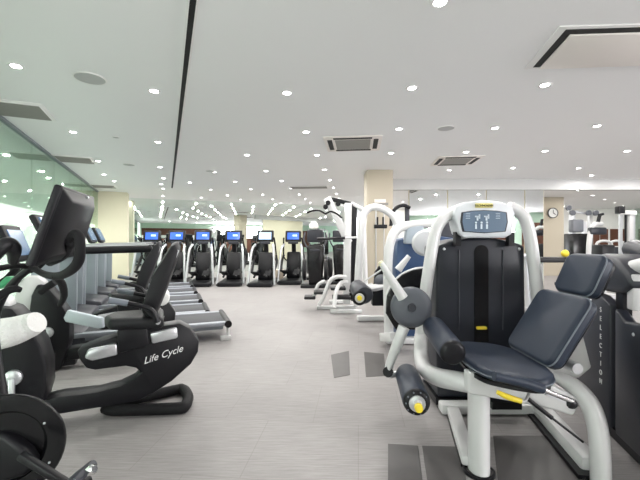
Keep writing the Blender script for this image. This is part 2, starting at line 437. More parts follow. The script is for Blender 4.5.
for (px, py, r, l) in [(90,78,.125,'large round ceiling speaker between glass wall and black slot'), (446,128,.105,'round ceiling speaker over the aisle'),
                       (116,137,.04,'tiny round ceiling sensor near the left grilles'), (129,164.5,.10,'round ceiling speaker, the far one left of the slot'), (211,171,.10,'round ceiling speaker just right of the slot end')]:
    p = CP(px, py); t = thing('ceiling_speaker', l, 'ceiling speaker', p, 0, 'round ceiling speakers')
    MB().lathe((0,0,0), (0,0,-1), [(0,r+.012),(.008,r+.01),(.009,r)], 28).build('rim', M_ceil2, t)
    MB().lathe((0,0,-.008), (0,0,-1), [(0,r),(.003,r*.6),(.004,0)], 28).build('mesh_cover', M_spk, t)

# ------------------------------------------------------------ nearest leg extension machine (right)
R0 = V((1.1, 2.1, 0))
lx = thing('leg_extension_machine', 'large white framed leg extension machine with slate pads in the right foreground', 'gym machine', R0)
def b(m, name, mt, parent=lx, **k): return m.build(name, mt, parent, off=R0, **k)
# tower
tw = [P(437, 246, 2.7), P(450, 241, 2.7), P(466, 238.5, 2.7), P(481, 237.5, 2.7), P(497, 238.5, 2.7), P(512, 241, 2.7), P(525, 246, 2.7), P(526, 320, 2.7), P(526, 398, 2.7), P(438, 398, 2.7), P(436, 320, 2.7)]
for q in tw: q.y = 2.7
sh = b(MB().prism(tw, (0, .34, 0)), 'weight_shroud', M_char, bevel=.022, seg=3)
b(MB().prism([P(436, 405, 2.7), P(528, 405, 2.7), P(528, 398, 2.7), P(436, 398, 2.7)], (0,.36,0)), 'tower_base', M_black)
gp = [P(474.5, 342, 2.695)]+[P(481.5+7*math.cos(a), 252-7*math.sin(a), 2.695) for a in [PI*(1-i/8) for i in range(9)]]+[P(488.5, 342, 2.695)]
b(MB().prism(gp, (0, .02, 0)), 'weight_window', M_glossb, sh)
b(MB().prism([P(474, 345, 2.688), P(489, 345, 2.688), P(489, 385, 2.688), P(474, 385, 2.688)], (0,.02,0)), 'lower_window', M_glossb, sh)
for x in (459, 503): b(MB().tube([P(x, 250, 2.697), P(x, 330, 2.697)], .006, 8, 1), 'shroud_rib', M_char2, sh)
wp = b(MB().box(P(481.5, 328, 2.68), (.075, .03, .022)), 'selector_pin', M_yel, bevel=.008)
for (x, y) in ((444, 249), (519, 249)): b(MB().lathe(P(x, y, 2.703), (0,-1,0), [(0,.011),(.006,.010),(.008,0)], 12), 'bolt', M_silver, sh)
# arch frame
A = [(421, 335, 2.6), (424, 305, 2.62), (429, 268, 2.64), (434, 238, 2.66), (439, 224, 2.67), (448, 215, 2.68), (460, 210, 2.68)]
b(MB().tube([PX(q) for q in A], .047, 16, 6, flat=.9), 'left_upright', M_white)
A = [(508, 207, 2.68), (517, 211, 2.68), (525, 219, 2.67), (530, 236, 2.67), (534, 265, 2.67), (538, 300, 2.67), (541, 345, 2.66), (542, 397, 2.66)]
b(MB().tube([PX(q) for q in A], .047, 16, 6, flat=.9), 'right_upright', M_white)
b(MB().bar(P(452, 217, 2.72), P(512, 217, 2.72), .06, .07), 'crossbar', M_char2, bevel=.01)
A = [(421, 335, 2.6), (421, 355, 2.5), (425, 369, 2.35), (438, 377, 2.15), (458, 381, 2.02), (474, 384, 1.98)]
b(MB().tube([PX(q) for q in A], [.045, .047, .05, .052, .052, .05], 16, 6), 'lower_arm', M_white)
# console
hd = [P(453, 214, 2.62), P(456, 206, 2.62), P(466, 202, 2.62), P(482, 200, 2.62), (P(500, 202, 2.62)), P(511, 206, 2.62), P(514, 214, 2.62), P(511, 234, 2.62), P(504, 238, 2.62), P(464, 238, 2.62), P(458, 234, 2.62)]
for q in hd: q.y = 2.60
co = b(MB().prism(hd, (0, .16, 0)), 'console', M_silver, bevel=.015, seg=3)
co.data.materials[0] = mat('console_white', (.62, .64, .67), .35)
sp_ = [P(463, 213, 2.6), P(472, 211.5, 2.6), P(484, 211, 2.6), P(496, 211.5, 2.6), P(505, 213, 2.6), P(506, 222, 2.6), P(504, 231, 2.6), P(484, 232.5, 2.6), P(464, 231, 2.6), P(462, 222, 2.6)]
b(MB().prism([q+V((0,-.006,0)) for q in [q_+(q_-P(484, 222, 2.6))*.08 for q_ in sp_]], (0,.012,0)), 'screen_frame', M_char2, co, bevel=.004)
b(MB().prism([q+V((0,-.011,0)) for q in sp_], (0,.01,0)), 'screen', M_screen, co)
M_icon = mat('screen_marks', (.6, .68, .75), .5)
m = MB()
for x in (476, 481.5, 487): m.box(P(x, 226.5, 2.584), (.012, .003, .034)).ball(P(x, 222.6, 2.584), .008, 8, (1,.3,1))
for x in (477.5, 486.5): m.box(P(x, 216.5, 2.584), (.034, .003, .01)).box(P(x, 218.5, 2.584), (.012, .003, .03)).box(P(x+2, 216.5, 2.584), (.01, .003, .03))
for z in (213.8, 216, 218.2): m.box(P(468, z, 2.585), (.03, .002, .003)).box(P(498, z, 2.585), (.03, .002, .003))
b(m, 'exercise_diagram', M_icon, co)
b(MB().box(P(484, 205.5, 2.585), (.125, .01, .032)), 'badge', mat('badge_yellow', (.72, .64, .22), .5), co, bevel=.008)
text('badge_text', 'TECHNOGYM', .021, M_black, co, frame(P(484, 205.6, 2.577)-R0, (1,0,0), (0,0,1)))
for x in (455, 508):
    b(MB().bar(P(x+2, 232, 2.66), P(x+2, 246, 2.66), .05, .04), 'console_bracket', M_black)
# post and floor rails
b(MB().tube([(.862, 1.985, .56), (.86, 1.98, .35), (.855, 1.965, .012)], [.072, .071, .070], 20, 5, flat=.75), 'front_post', M_white)
b(MB().lathe((.855, 1.965, 0), (0,0,1), [(0,.082),(.014,.082),(.018,.07)], 28), 'foot_ring', M_black)
b(MB().bar(FP(453, 410, .05), FP(470, 462, .05), .085, .055), 'floor_rail', M_white, bevel=.014)
b(MB().bar(FP(452.5, 412, .012), FP(469.5, 466, .012), .09, .022), 'rail_base', M_black)
b(MB().bar(FP(529, 396, .07), FP(592, 466, .05), .10, .085), 'floor_rail', M_white, bevel=.018)
b(MB().bar(FP(524, 402, .013), FP(588, 478, .013), .09, .024), 'rail_base', M_black)
b(MB().bar(FP(440, 407, .05), FP(542, 407, .05), .10, .07), 'cross_rail', M_white, bevel=.015)
# seat frame and curved rear leg
fp = [P(466, 370, 1.93), P(500, 374, 1.93), P(552, 384, 1.93), P(578, 398, 1.93), P(570, 414, 1.93), P(548, 407, 1.93), P(500, 398, 1.93), P(466, 392, 1.93)]
for q in fp: q.y = 1.9
b(MB().prism(fp, (0, .07, 0)), 'seat_frame', M_white, bevel=.014, seg=3)
A = [(552, 374, 2.0), (566, 381, 1.97), (579, 391, 1.93), (590, 405, 1.9), (597, 425, 1.87), (600, 450, 1.85), (601, 484, 1.86)]
b(MB().tube([PX(q) for q in A], [.045, .052, .056, .058, .058, .058, .058], 18, 6, flat=.8), 'rear_leg', M_white)
b(MB().lathe((1.43, 1.86, 0), (0,0,1), [(0,.075),(.012,.075),(.016,.06)], 24), 'foot_ring', M_black)
# backrest support behind the pads
b(MB().prism([V((1.17, 1.97, .52)), V((1.40, 1.97, .50)), V((1.47, 1.97, .56)), V((1.42, 1.97, .75)), V((1.50, 1.97, 1.02)), V((1.47, 1.97, 1.03)), V((1.36, 1.97, .80)), V((1.22, 1.97, .6))], (0,.06,0)), 'backrest_support', M_white, bevel=.012)
b(MB().tube([(1.3, 1.84, .60), (1.3, 2.16, .60)], .028, 12, 1), 'pivot', M_silver)
# seat
so = [(.84,2.28),(.80,2.12),(.785,1.96),(.81,1.82),(.86,1.76),(.95,1.70),(1.03,1.675),(1.12,1.74),(1.16,1.85),(1.18,2.0),(1.165,2.15),(1.10,2.26),(1.0,2.31),(.91,2.32)]
so = catmull([V((x, y, 0)) for x, y in so], 3, True)
b(MB().prism([V((q.x, q.y, .555+.02*(1.18-q.x))) for q in so], (0,0,.05)), 'seat', M_pad, bevel=.02, seg=3)
b(MB().tube([V((q.x, q.y, .575+.02*(1.18-q.x))) for q in so], .004, 6, 1, True), 'seat_piping', M_pipe)
b(MB().prism([V((.85+.95*(q.x-.98)+.13, 2+.93*(q.y-2), .535)) for q in so], (0,0,.02)), 'seat_board', M_black)
def padq(c, w, h, th, tilt, name, rot=0., mt=M_pad):
    # cushion facing -x, tilted back by `tilt`; w along y, h along the slope
    R = Matrix.Rotation(rot, 3, 'Z') @ Matrix.Rotation(tilt, 3, 'Y')
    pts = []
    rr = .05
    for cx, cy, a0 in ((w/2-rr, h/2-rr, 0), (-w/2+rr, h/2-rr, 90), (-w/2+rr, -h/2+rr, 180), (w/2-rr, -h/2+rr, 270)):
        for a in (0, 22.5, 45, 67.5, 90):
            an = math.radians(a0+a); pts.append((cx+rr*math.cos(an), cy+rr*math.sin(an)))
    C = V(c)
    o = b(MB().prism([C+R@V((-th/2, p[0], p[1])) for p in pts], R@V((th, 0, 0))), name, mt, bevel=.02, seg=3)
    b(MB().tube([C+R@V((-th*.18, p[0]*1.003, p[1]*1.003)) for p in pts], .0045, 6, 1, True), 'piping', M_pipe, o)
    b(MB().prism([C+R@V((th/2-.004, p[0]*.92, p[1]*.94)) for p in pts], R@V((.014, 0, 0))), 'backing_board', M_black, o)
    return o
padq((1.262, 2.015, .775), .42, .40, .075, .56, 'backrest', rot=.0)
padq((1.452, 2.02, 1.055), .29, .235, .075, .42, 'headrest')
# thigh roller and lower roller
def roller(a, c, r, name, parent=lx, knob=True):
    a = V(a); c = V(c); d = (a-c).normalized(); L = (a-c).length     # a = near end
    o = b(MB().lathe(c, d, [(0,0),(0,r*.8),(.012,r*.95),(.03,r),(L-.03,r),(L-.01,r*.95),(L,r*.86),(L,0)], 24), name, M_pad, parent)
    b(MB().lathe(a, d, [(-.01,r*.97),(.004,r*.9),(.012,r*.72),(.012,0)], 24), 'end_cap', M_black, o)
    if knob:
        b(MB().lathe(a+d*.008, d, [(0,r*.6),(.012,r*.58),(.016,r*.35),(.045,r*.33),(.045,0)], 20), 'hub', M_silver, o)
        b(MB().lathe(a+d*.05, d, [(0,r*.22),(0,r*.30),(.026,r*.28),(.03,0)], 16), 'yellow_tip', M_yel, o)
        m = MB()
        for i in range(10):
            an = 2*PI*i/10; m.ball(a+d*.01+V((math.cos(an), 0, math.sin(an)))*r*.8, .005, 6)
        b(m, 'rivets', M_pipe, o)
    return o
roller((.512, 1.93, .39), (.56, 2.36, .385), .073, 'shin_roller')
roller((.712, 1.95, .645), (.735, 2.38, .69), .070, 'thigh_roller', knob=False)
b(MB().tube([(.60, 2.36, .385), (.56, 2.38, .385), (.45, 2.36, .375)], .02, 10, 3), 'roller_axle', M_silver)
# cam disc and lever arms
dc = P(411, 307, 2.4)
cd = b(MB().lathe(dc, (-.12,-1,.02), [(-.03,0),(-.03,.118),(-.015,.132),(.012,.134),(.028,.122),(.038,.09),(.042,.03),(.036,.026),(.036,.0)], 36), 'cam_disc', M_weight)
b(MB().lathe(dc+V((0,-.03,0)), (-.12,-1,.02), [(0,.028),(.012,.024),(.013,0)], 16), 'hub_cap', M_char2, cd)
b(MB().tube([P(403, 298, 2.34), P(391, 279, 2.34), P(381, 263, 2.34)], [.034, .026, .017], 14, 3), 'counter_lever', M_white)
b(MB().tube([P(382, 265, 2.34), P(380, 261.5, 2.34)], [.018, .015], 12, 1), 'lever_tip', M_cream)
b(MB().tube([P(404, 327, 2.33), P(398, 342, 2.33), P(391, 360, 2.35), P(388, 371, 2.36)], [.05, .046, .038, .036], 16, 4, flat=.7), 'swing_arm', M_white)
b(MB().tube([P(388, 372, 2.32), P(388, 372, 2.42)], .033, 14, 1), 'arm_pivot', M_black)
b(MB().tube([dc+V((0,.03,0)), V((.70, 2.5, .80))], .035, 12, 1), 'cam_shaft', M_silver)
# grips, lever, damper
b(MB().tube([P(494, 376, 1.62), P(520, 382, 1.62), P(543, 389, 1.62)], .021, 14, 3), 'side_grip', M_pad)
b(MB().tube([P(541, 388.5, 1.62), P(572, 401, 1.66)], .012, 10, 1), 'grip_rod', M_chrome)
b(MB().bar(P(546, 393, 1.74), P(572, 403, 1.75), .012, .02), 'seat_scale', M_silver)
b(MB().ball(P(572, 404, 1.66), .026, 10, (1,.6,.9)), 'adjust_knob', M_black)
b(MB().tube([P(497, 392, 1.74), P(508, 397, 1.73), P(521, 401, 1.73)], [.010, .014, .012], 10, 3), 'yellow_lever', M_yel)
b(MB().tube([P(521, 402, 1.74), P(526, 400, 1.76), P(531, 388, 1.84)], .007, 8, 3), 'lever_rod', M_white)
b(MB().tube([P(528, 399, 1.88), P(552, 418, 1.86)], .011, 10, 1), 'damper_body', M_black)
b(MB().tube([P(552, 418, 1.86), P(583, 442, 1.86)], .006, 8, 1), 'damper_rod', M_black)
b(MB().box(P(505, 404, 2.5), (.2, .06, .05)), 'linkage', M_black)

# ------------------------------------------------------------ neighbouring machine at the right edge (side panels)
R1 = V((2.0, 2.5, 0))
nb = thing('selector_machine', 'machine at the right edge with tall charcoal side panels and vertical white lettering', 'gym machine', R1)
def q0(s, z=0, o=0):                      # s metres along the panel run (away from camera), o to the right
    e = V((1.735, 1.95, 0)); d = V((.235, .90, 0)).normalized(); n = V((d.y, -d.x, 0)); return e+d*s+n*o+V((0,0,z))
dn = V((.9, -.235, 0)).normalized(); dd = V((.235, .9, 0)).normalized()
def panel(pts, th=.07): return MB().prism([q0(s, z) for s, z in pts], dn*th)
pa = panel([(.37,.06),(1.02,.06),(1.02,.86),(.9,.90),(.5,.885),(.37,.84)]).build('side_panel', M_char2, nb, bevel=.015, off=R1)
pb = panel([(-.35,.06),(.31,.06),(.31,.83),(.2,.77),(-.05,.80),(-.35,.86)]).build('front_panel', M_char, nb, bevel=.015, off=R1)
pa['label'] = 'panel with vertical lettering'
MB().prism([q0(.30, .05, .04), q0(.38, .05, .04), q0(.38, .95, .04), q0(.30, .95, .04)], dn*.05).build('panel_gap_post', M_black, nb, off=R1)
MB().prism([q0(-.35, 0, .02), q0(1.05, 0, .02), q0(1.05, .06, .02), q0(-.35, .06, .02)], dn*.4).build('base', M_black, nb, off=R1)
MB().prism([q0(s, z, .01) for s, z in [(.33,.92),(.9,.90),(.86,1.0),(.7,1.13),(.5,1.16),(.33,1.13),(.2,1.06),(.15,.98),(.24,.93)]], dn*.3).build('hood', M_char2, nb, bevel=.03, seg=3, off=R1)
MB().tube([q0(.34, 1.07, .1), q0(.1, 1.11, .12), q0(-.15, 1.09, .16), q0(-.5, 1.02, .2)], [.05, .055, .055, .05], 14, 5).build('arm_tube', M_white, nb, off=R1)
MB().prism([q0(.17, .84, .03), q0(.24, .84, .03), q0(.24, 1.05, .03), q0(.17, 1.05, .03)], dn*.05).build('bracket', M_white, nb, bevel=.01, off=R1)
MB().tube([q0(.30, 1.13, .28), q0(.7, 1.19, .28)], .06, 14, 1).build('shoulder_pad', M_char, nb, off=R1)
for s, z in ((.1, .72), (.62, .82)): MB().lathe(q0(s, z, -.002), -dn, [(0,.011),(.004,.009),(.005,0)], 10).build('bolt', M_silver, nb, off=R1)
M_let = mat('white_lettering', (.75, .75, .75), .5)
for i, ch in enumerate('SELECTION'):
    text('letter', ch, .046, M_let, pa, frame(q0(.47, .79-.059*i, -.004)-R1, -dd, (0,0,1)))

# ------------------------------------------------------------ second and third machines behind it
R2 = V((1.0, 4.3, 0))
m2 = thing('selector_machine', 'white framed machine with blue weight shroud just behind the nearest one', 'gym machine', R2)
def b2(m, name, mt, parent=m2, **k): return m.build(name, mt, parent, off=R2, **k)
bs = [P(396, 262, 4.45), P(397, 240, 4.45), P(410, 237, 4.45), P(440, 236, 4.45), P(466, 240, 4.45), P(468, 345, 4.45), P(396, 345, 4.45)]
for q in bs: q.y = 4.45
b2(MB().prism(bs, (0,.35,0)), 'weight_shroud', M_blue, bevel=.03)
A = [(389, 336, 4.3), (388, 300, 4.3), (388, 262, 4.3), (391, 240, 4.3), (398, 229, 4.32), (412, 225, 4.35), (440, 223, 4.35)]
b2(MB().tube([PX(q) for q in A], .055, 12, 5), 'upright', M_white)
b2(MB().prism([P(407, 226, 4.3), P(424, 224, 4.3), P(425, 244, 4.3), P(405, 244, 4.3)], (0,.12,0)), 'console', mat('console_grey', (.33, .38, .43), .4), bevel=.02)
ds = [P(386, 313, 3.9), P(387, 296, 3.9), P(393, 284, 3.9), (P(402, 275, 3.9)), P(413, 270, 3.9), P(425, 268, 3.9), P(445, 268, 3.9), P(445, 330, 3.9), P(396, 330, 3.9)]
for q in ds: q.y = 3.9
b2(MB().prism(ds, (0,.07,0)), 'cam_guard', M_glossb, bevel=.01)
b2(MB().tube([q+V((0,.03,0)) for q in ds[:7]], .014, 8, 3), 'guard_edge', M_white)
b2(MB().tube([P(398, 270, 3.8), P(409, 256, 3.8)], [.04,.025], 10, 1), 'lever', M_white)
b2(MB().bar(P(384, 337, 4.35), P(395, 337, 4.0), .12, .1), 'foot', M_white, bevel=.015)
b2(MB().bar(P(386, 340, 4.4), P(470, 340, 4.4), .12, .07), 'base_rail', M_white, bevel=.015)
b2(MB().lathe(P(425, 243, 3.6), (-.1,-1,0), [(-.04,0),(-.04,.1),(0,.13),(.03,.11),(.045,0)], 24), 'cam_disc', mat('pale_disc', (.55, .56, .58), .5))
b2(MB().lathe(P(446, 228, 4.6), (0,-1,0), [(-.03,0),(-.03,.17),(.02,.17),(.03,0)], 24), 'rear_wheel', M_char2)

R3 = V((.55, 5.4, 0))
m3 = thing('leg_extension_machine', 'distant white leg extension machine with shin roller beside the column', 'gym machine', R3)
def b3(m, name, mt, parent=m3, **k): return m.build(name, mt, parent, off=R3, **k)
A = [(357, 300, 5.6), (359, 260, 5.6), (362, 222, 5.6), (367, 210, 5.6), (376, 207, 5.6), (388, 212, 5.6), (396, 222, 5.6), (398, 245, 5.6), (396, 275, 5.6), (396, 315, 5.6)]
b3(MB().tube([PX(q) for q in A], .055, 12, 5), 'arch_frame', M_white)
gd = [P(373, 292, 5.5), P(375, 272, 5.5), P(382, 262, 5.5), P(392, 260, 5.5), P(397, 268, 5.5), P(397, 300, 5.5)]
for q in gd: q.y = 5.5
b3(MB().prism(gd, (0,.06,0)), 'cam_guard', M_glossb, bevel=.01)
b3(MB().lathe(P(381, 281, 5.2), (-.1,-1,0), [(-.04,0),(-.04,.07),(0,.095),(.04,.06),(.05,0)], 20), 'cam_disc', M_weight)
b3(MB().tube([P(385, 286, 5.2), P(372, 288, 5.2), P(361, 288, 5.2)], [.07, .085, .05], 12, 3, flat=.6), 'swing_arm', M_white)
o_ = b3(MB().lathe(P(357, 287, 5.25), V((.06,-.5,-.06)), [(0,0),(0,.09),(.03,.115),(.42,.125),(.46,.11),(.46,0)], 18), 'shin_roller', M_char2)
b3(MB().lathe(P(359.5, 298, 4.78), V((.02,-1,-.05)), [(0,.1),(.02,.09),(.02,.06)], 18), 'end_cap', M_black, o_)
b3(MB().lathe(P(359.5, 298, 4.765), V((.02,-1,-.05)), [(0,.065),(.02,.06),(.02,.0)], 14), 'hub', M_white, o_)
b3(MB().lathe(P(359.5, 298, 4.74), V((.02,-1,-.05)), [(0,.035),(.03,.03),(.03,.0)], 10), 'yellow_tip', M_yel, o_)
b3(MB().tube([P(384, 268, 5.3), P(398, 245, 5.3)], .008, 8, 1), 'cable', M_black)
b3(MB().tube([P(372, 284, 5.3), P(355, 290, 5.5)], .02, 8, 1).tube([P(381, 270, 5.3), P(362, 283, 5.4)], .012, 8, 1), 'linkage', M_white)
b3(MB().bar(P(357, 318, 5.6), P(420, 318, 5.6), .1, .07).bar(P(396, 318, 5.6), P(396, 324, 5.0), .1, .07), 'base_rail', M_white, bevel=.015)
b3(MB().box(P(378, 297, 5.5), (.19, .16, .24)), 'stack_housing', M_black, bevel=.01)

# cable handles in front of the column
R4 = V((P(380, 260, 7.5).x, 7.5, 0))
cs = thing('cable_station', 'wall mounted cable station with black handles on the cream column', 'gym machine', R4)
def b4(m, name, mt, parent=cs, **k): return m.build(name, mt, parent, off=R4, **k)
b4(MB().tube([P(376, 204, 7.6), P(376, 300, 7.6)], .012, 8, 1), 'guide_rod', M_silver)
b4(MB().tube([P(384, 204, 7.6), P(384, 300, 7.6)], .012, 8, 1), 'guide_rod', M_silver)
b4(MB().bar(P(373, 204, 7.6), P(388, 204, 7.6), .06, .05), 'top_bracket', M_grille)
b4(MB().bar(P(373, 303, 7.6), P(388, 303, 7.6), .3, .08), 'foot_plate', M_black)
for x in (377.5, 383):
    b4(MB().bar(P(x, 217, 7.5), P(x, 226, 7.5), .035, .03), 'handle_strap', M_black)
b4(MB().bar(P(374, 226.5, 7.5), P(387, 226.5, 7.5), .06, .08), 'handle_bar', M_black, bevel=.01)
o = MB().box((0,0,0), (.24,.02,.16)).build('wall_plate', M_louv, bevel=.005); o.location = P(380, 203, 7.77); tag(o, 'small cream wall plate high on the column', 'wall plate')
# black arc handle
R5 = V((P(403, 250, 7.0).x, 7.0, 0))
ah = thing('pulldown_stand', 'black curved handlebar on a dark post right of the column', 'gym machine', R5)
MB().tube([P(391, 226, 7), P(392, 214, 7), P(397, 207.5, 7), P(404, 205.5, 7), P(410, 208, 7)], .035, 10, 5).build('curved_handlebar', M_black, ah, off=R5)
MB().tube([P(407, 207, 7.05), P(408, 305, 7.05)], .045, 10, 1).build('post', M_char2, ah, off=R5)
MB().box((P(408, 305, 7).x, 7.05, .04), (.5, .6, .08)).build('base', M_black, ah, off=R5, bevel=.01)

# ------------------------------------------------------------ white multi-gym
R6 = V((P(347, 300, 6.6).x, 6.6, 0))
mg = thing('cable_machine', 'tall white cable pulldown machine with slanted boom in the centre', 'gym machine', R6)
def b6(m, name, mt, parent=mg, **k): return m.build(name, mt, parent, off=R6, **k)
Y6 = 6.6
b6(MB().bar(P(348, 203, Y6), P(346.5, 304, Y6), .13, .13, (0,1,0)), 'mast', M_white, bevel=.02)
b6(MB().bar(P(354, 205, Y6+.1), P(353, 300, Y6+.1), .09, .25, (0,1,0)), 'weight_column', M_black, bevel=.01)
b6(MB().bar(P(327, 198, Y6), P(349, 243, Y6), .14, .12, (0,1,0)), 'boom', M_white, bevel=.02)
b6(MB().bar(P(329, 198.5, Y6), P(353, 204.5, Y6), .07, .07, (0,1,0)), 'pulley_beam', M_black, bevel=.01)
for x, y in ((328, 203), (325.5, 207), (338, 204)): b6(MB().lathe(P(x, y, Y6-.05), (0,-1,0), [(0,0),(0,.045),(.04,.045),(.04,0)], 14), 'pulley', M_black)
b6(MB().tube([P(326, 206, Y6-.1), P(326, 212, Y6-.1)], .006, 6, 1), 'cable', M_black)
b6(MB().tube([P(307, 213, 6.4), P(312, 211, 6.4), P(319, 210.5, 6.4), P(325, 213.5, 6.4), P(327, 213, 6.4), P(331, 211.5, 6.4), P(337, 214, 6.4), P(342, 218, 6.4)], .016, 8, 4), 'pulldown_bar', M_black)
b6(MB().tube([P(345, 238, Y6-.15), P(364, 237, Y6-.15)], .02, 8, 1), 'press_bar', M_white)
b6(MB().tube([P(317, 239, Y6-.15), P(345, 238, Y6-.15)], .024, 8, 1), 'press_grip', M_black)
b6(MB().tube([P(351, 203, Y6), P(358, 207, Y6), P(365, 211, Y6)], .04, 8, 2), 'top_strut', M_white)
b6(MB().tube([P(365, 208, Y6+.1), P(362, 240, Y6), P(358, 280, Y6-.1), P(356, 306, Y6-.1)], .055, 10, 3), 'slanted_leg', M_white)
b6(MB().tube([P(363, 210, Y6+.5), P(366, 300, Y6+.5)], .05, 10, 1), 'rear_leg', M_white)
for (x0, x1, y, z0, z1) in ((317, 356, 307.4, 6.6, 6.6), (330, 362, 311.5, 6.23, 6.23), (329, 350, 301.5, 7.2, 7.2)):
    b6(MB().bar(P(x0, y, z0), P(x1, y, z1), .09, .06), 'base_rail', M_white, bevel=.012)
b6(MB().tube([P(319, 305, 6.25), P(324, 296, 6.25), P(330, 281, 6.25), P(337, 277, 6.25), P(346, 277, 6.3)], .035, 8, 5), 'seat_support', M_white)
b6(MB().tube([P(334, 308, 5.95), P(336, 292, 6.1), P(341, 283, 6.3), P(347, 282, 6.4)], .035, 8, 5), 'seat_support', M_white)
b6(MB().tube([P(314, 297, 6.5), P(318, 285, 6.5), P(325, 281, 6.5)], .03, 8, 4), 'foot_frame', M_white)
for (x, y, w, yy) in ((320, 292, .22, 6.4), (310, 297, .2, 6.5), (338, 288, .26, 6.3), (341, 297, .3, 6.2)):
    b6(MB().box(P(x, y, yy), (w, .28, .05)), 'pad', M_bpad, bevel=.015)
for yy in (290, 294, 298): b6(MB().box(P(353, yy, Y6-.02), (.14, .14, .045)), 'weight_plate', M_black, bevel=.004)

# ------------------------------------------------------------ far row: cross trainers facing the mirrors
def make_trainer():
    t = thing('cross_trainer', '', 'cross trainer')
    MB().box((0,.35,.06), (.62,1.5,.10)).build('base', M_black, t, bevel=.02)
    MB().prism([V((-.2,.45,.1)), V((-.2,.95,.1)), V((-.2,1.02,.5)), V((-.2,.85,.85)), V((-.2,.6,.9)), V((-.2,.42,.4))], (.40,0,0)).build('flywheel_housing', M_black, t, bevel=.04)
    MB().tube([(0,.75,.7),(0,.66,1.1),(0,.58,1.3)], .07, 10, 3).build('mast', M_black, t)
    c = MB().box((0,.55,1.36), (.48,.08,.34), Matrix.Rotation(-.25, 3, 'X')).build('console', M_black, t, bevel=.02)
    MB().box((0,.505,1.37), (.35,.01,.21), Matrix.Rotation(-.25, 3, 'X')).build('screen', M_lit, c)
    MB().box((.05,.497,1.385), (.13,.006,.05), Matrix.Rotation(-.25, 3, 'X')).build('display_field', M_litw, c)
    MB().box((0,.5,1.17), (.30,.1,.08)).build('button_panel', M_char2, t, bevel=.02)
    for s in (-1, 1):
        MB().tube([(s*.27,.42,1.32),(s*.29,.50,1.1),(s*.30,.62,.75),(s*.22,.66,.62)], .022, 8, 4).build('moving_handle', M_glossb, t)
        MB().tube([(s*.30,.62,.8),(s*.34,.5,.6),(s*.3,.1,.35)], .035, 8, 3).build('drive_link', M_black, t)
        MB().tube([(s*.25,.35,1.12),(s*.3,.12,.98),(s*.33,.0,.55),(s*.36,-.12,.04)], .031, 8, 4).build('side_rail', M_silver, t)
        MB().box((s*.16,-.02,.33), (.18,.42,.05), Matrix.Rotation(s*.25, 3, 'X')).build('pedal', M_rubber, t, bevel=.015)
        MB().tube([(s*.16,-.3,.26),(s*.16,.5,.42)], .028, 8, 1).build('pedal_arm', M_black, t)
    MB().tube([(-.34,-.35,.05),(.34,-.35,.05)], .03, 8, 1).build('foot_bar', M_black, t)
    return t
GT = 'cross trainers along the mirrored far wall'
tr = make_trainer()
spots = [(146, 10.3, .14, 'leftmost cross trainer of the far row, beside the cream pilaster'), (172, 10.2, .14, 'cross trainer second from the left in the far row, seen above the bike seat backs'),
         (200, 10.0, .16, 'cross trainer with blue screen just right of the bike seat backs'), (231, 10.1, .10, 'cross trainer with blue screen in the middle of the far row'),
         (262, 10.0, -.02, 'cross trainer with pale screen facing the aisle'), (291, 10.5, -.05, 'cross trainer with blue screen, rightmost before the tall black climbers')]
for i, (px, Y, rz, l) in enumerate(spots):
    o = tr if i == 0 else copy_tree(tr)
    place(o, (P(px, 240, Y).x, Y, 0), rz, l, GT)
    if 'pale' in l:
        for ch in o.children:
            if ch.name.startswith('console'):
                s = [k for k in ch.children if k.name.startswith('screen')][0]; s.data = s.data.copy(); s.data.materials[0] = M_litw
def make_climber():
    t = thing('arc_trainer', '', 'arc trainer')
    MB().box((0,.1,.035), (.75,.5,.07)).build('base', M_black, t, bevel=.02)
    MB().prism([V((-.16,0,.06)), V((.16,0,.06)), V((.22,0,1.08)), V((.1,0,1.13)), V((-.1,0,1.13)), V((-.22,0,1.08))], (0,.22,0)).build('front_tower', M_glossb, t, bevel=.03)
    for s in (-1, 1):
        MB().lathe((s*.24,.25,.45), (s,0,0), [(0,0),(0,.28),(.07,.30),(.1,.25),(.1,0)], 20).build('side_housing', M_black, t)
        MB().tube([(s*.2,.1,1.02),(s*.3,.2,1.25),(s*.28,.35,1.45)], .02, 8, 4).build('handle', M_char2, t)
    c = MB().box((0,.2,1.36), (.42,.1,.34), Matrix.Rotation(.15, 3, 'X')).build('console', M_char2, t, bevel=.03)
    MB().box((0,.0,.98), (.26,.03,.05)).build('badge', M_char2, t, bevel=.01)
    MB().bar((0,.4,.08), (0,1.3,.08), .12, .1).build('rear_rail', M_black, t, bevel=.02)
    return t
cl = make_climber()
for i, (px, Y, rz, l) in enumerate([(315, 9.6, .0, 'black arc trainer with tall front tower, left of the white cable machine'), (341, 10.4, .1, 'black arc trainer seen right behind the white cable mast'), (318, 11.6, .1, 'farther black arc trainer beside the mirror')]):
    o = cl if i == 0 else copy_tree(cl)
    place(o, (P(px, 240, Y).x, Y, 0), rz, l, 'black arc trainers at the far end')
o = MB().lathe((0,0,0), (0,0,1), [(0,.09),(.04,.13),(.13,.12),(.2,.06),(.22,0)], 14).build('towel_bundle', M_towel)
px_ = P(314, 231, 10.0); o.location = (px_.x, 9.8, 1.54); tag(o, 'white towel draped in a heap on top of an arc trainer console', 'towel')
o = MB().box((0,0,.15), (.42,.3,.3)).build('cardboard_box', M_card, bevel=.006); o.location = (P(277, 275, 11.75).x, 11.75, 0); tag(o, 'small beige box on the floor between far machines', 'box')
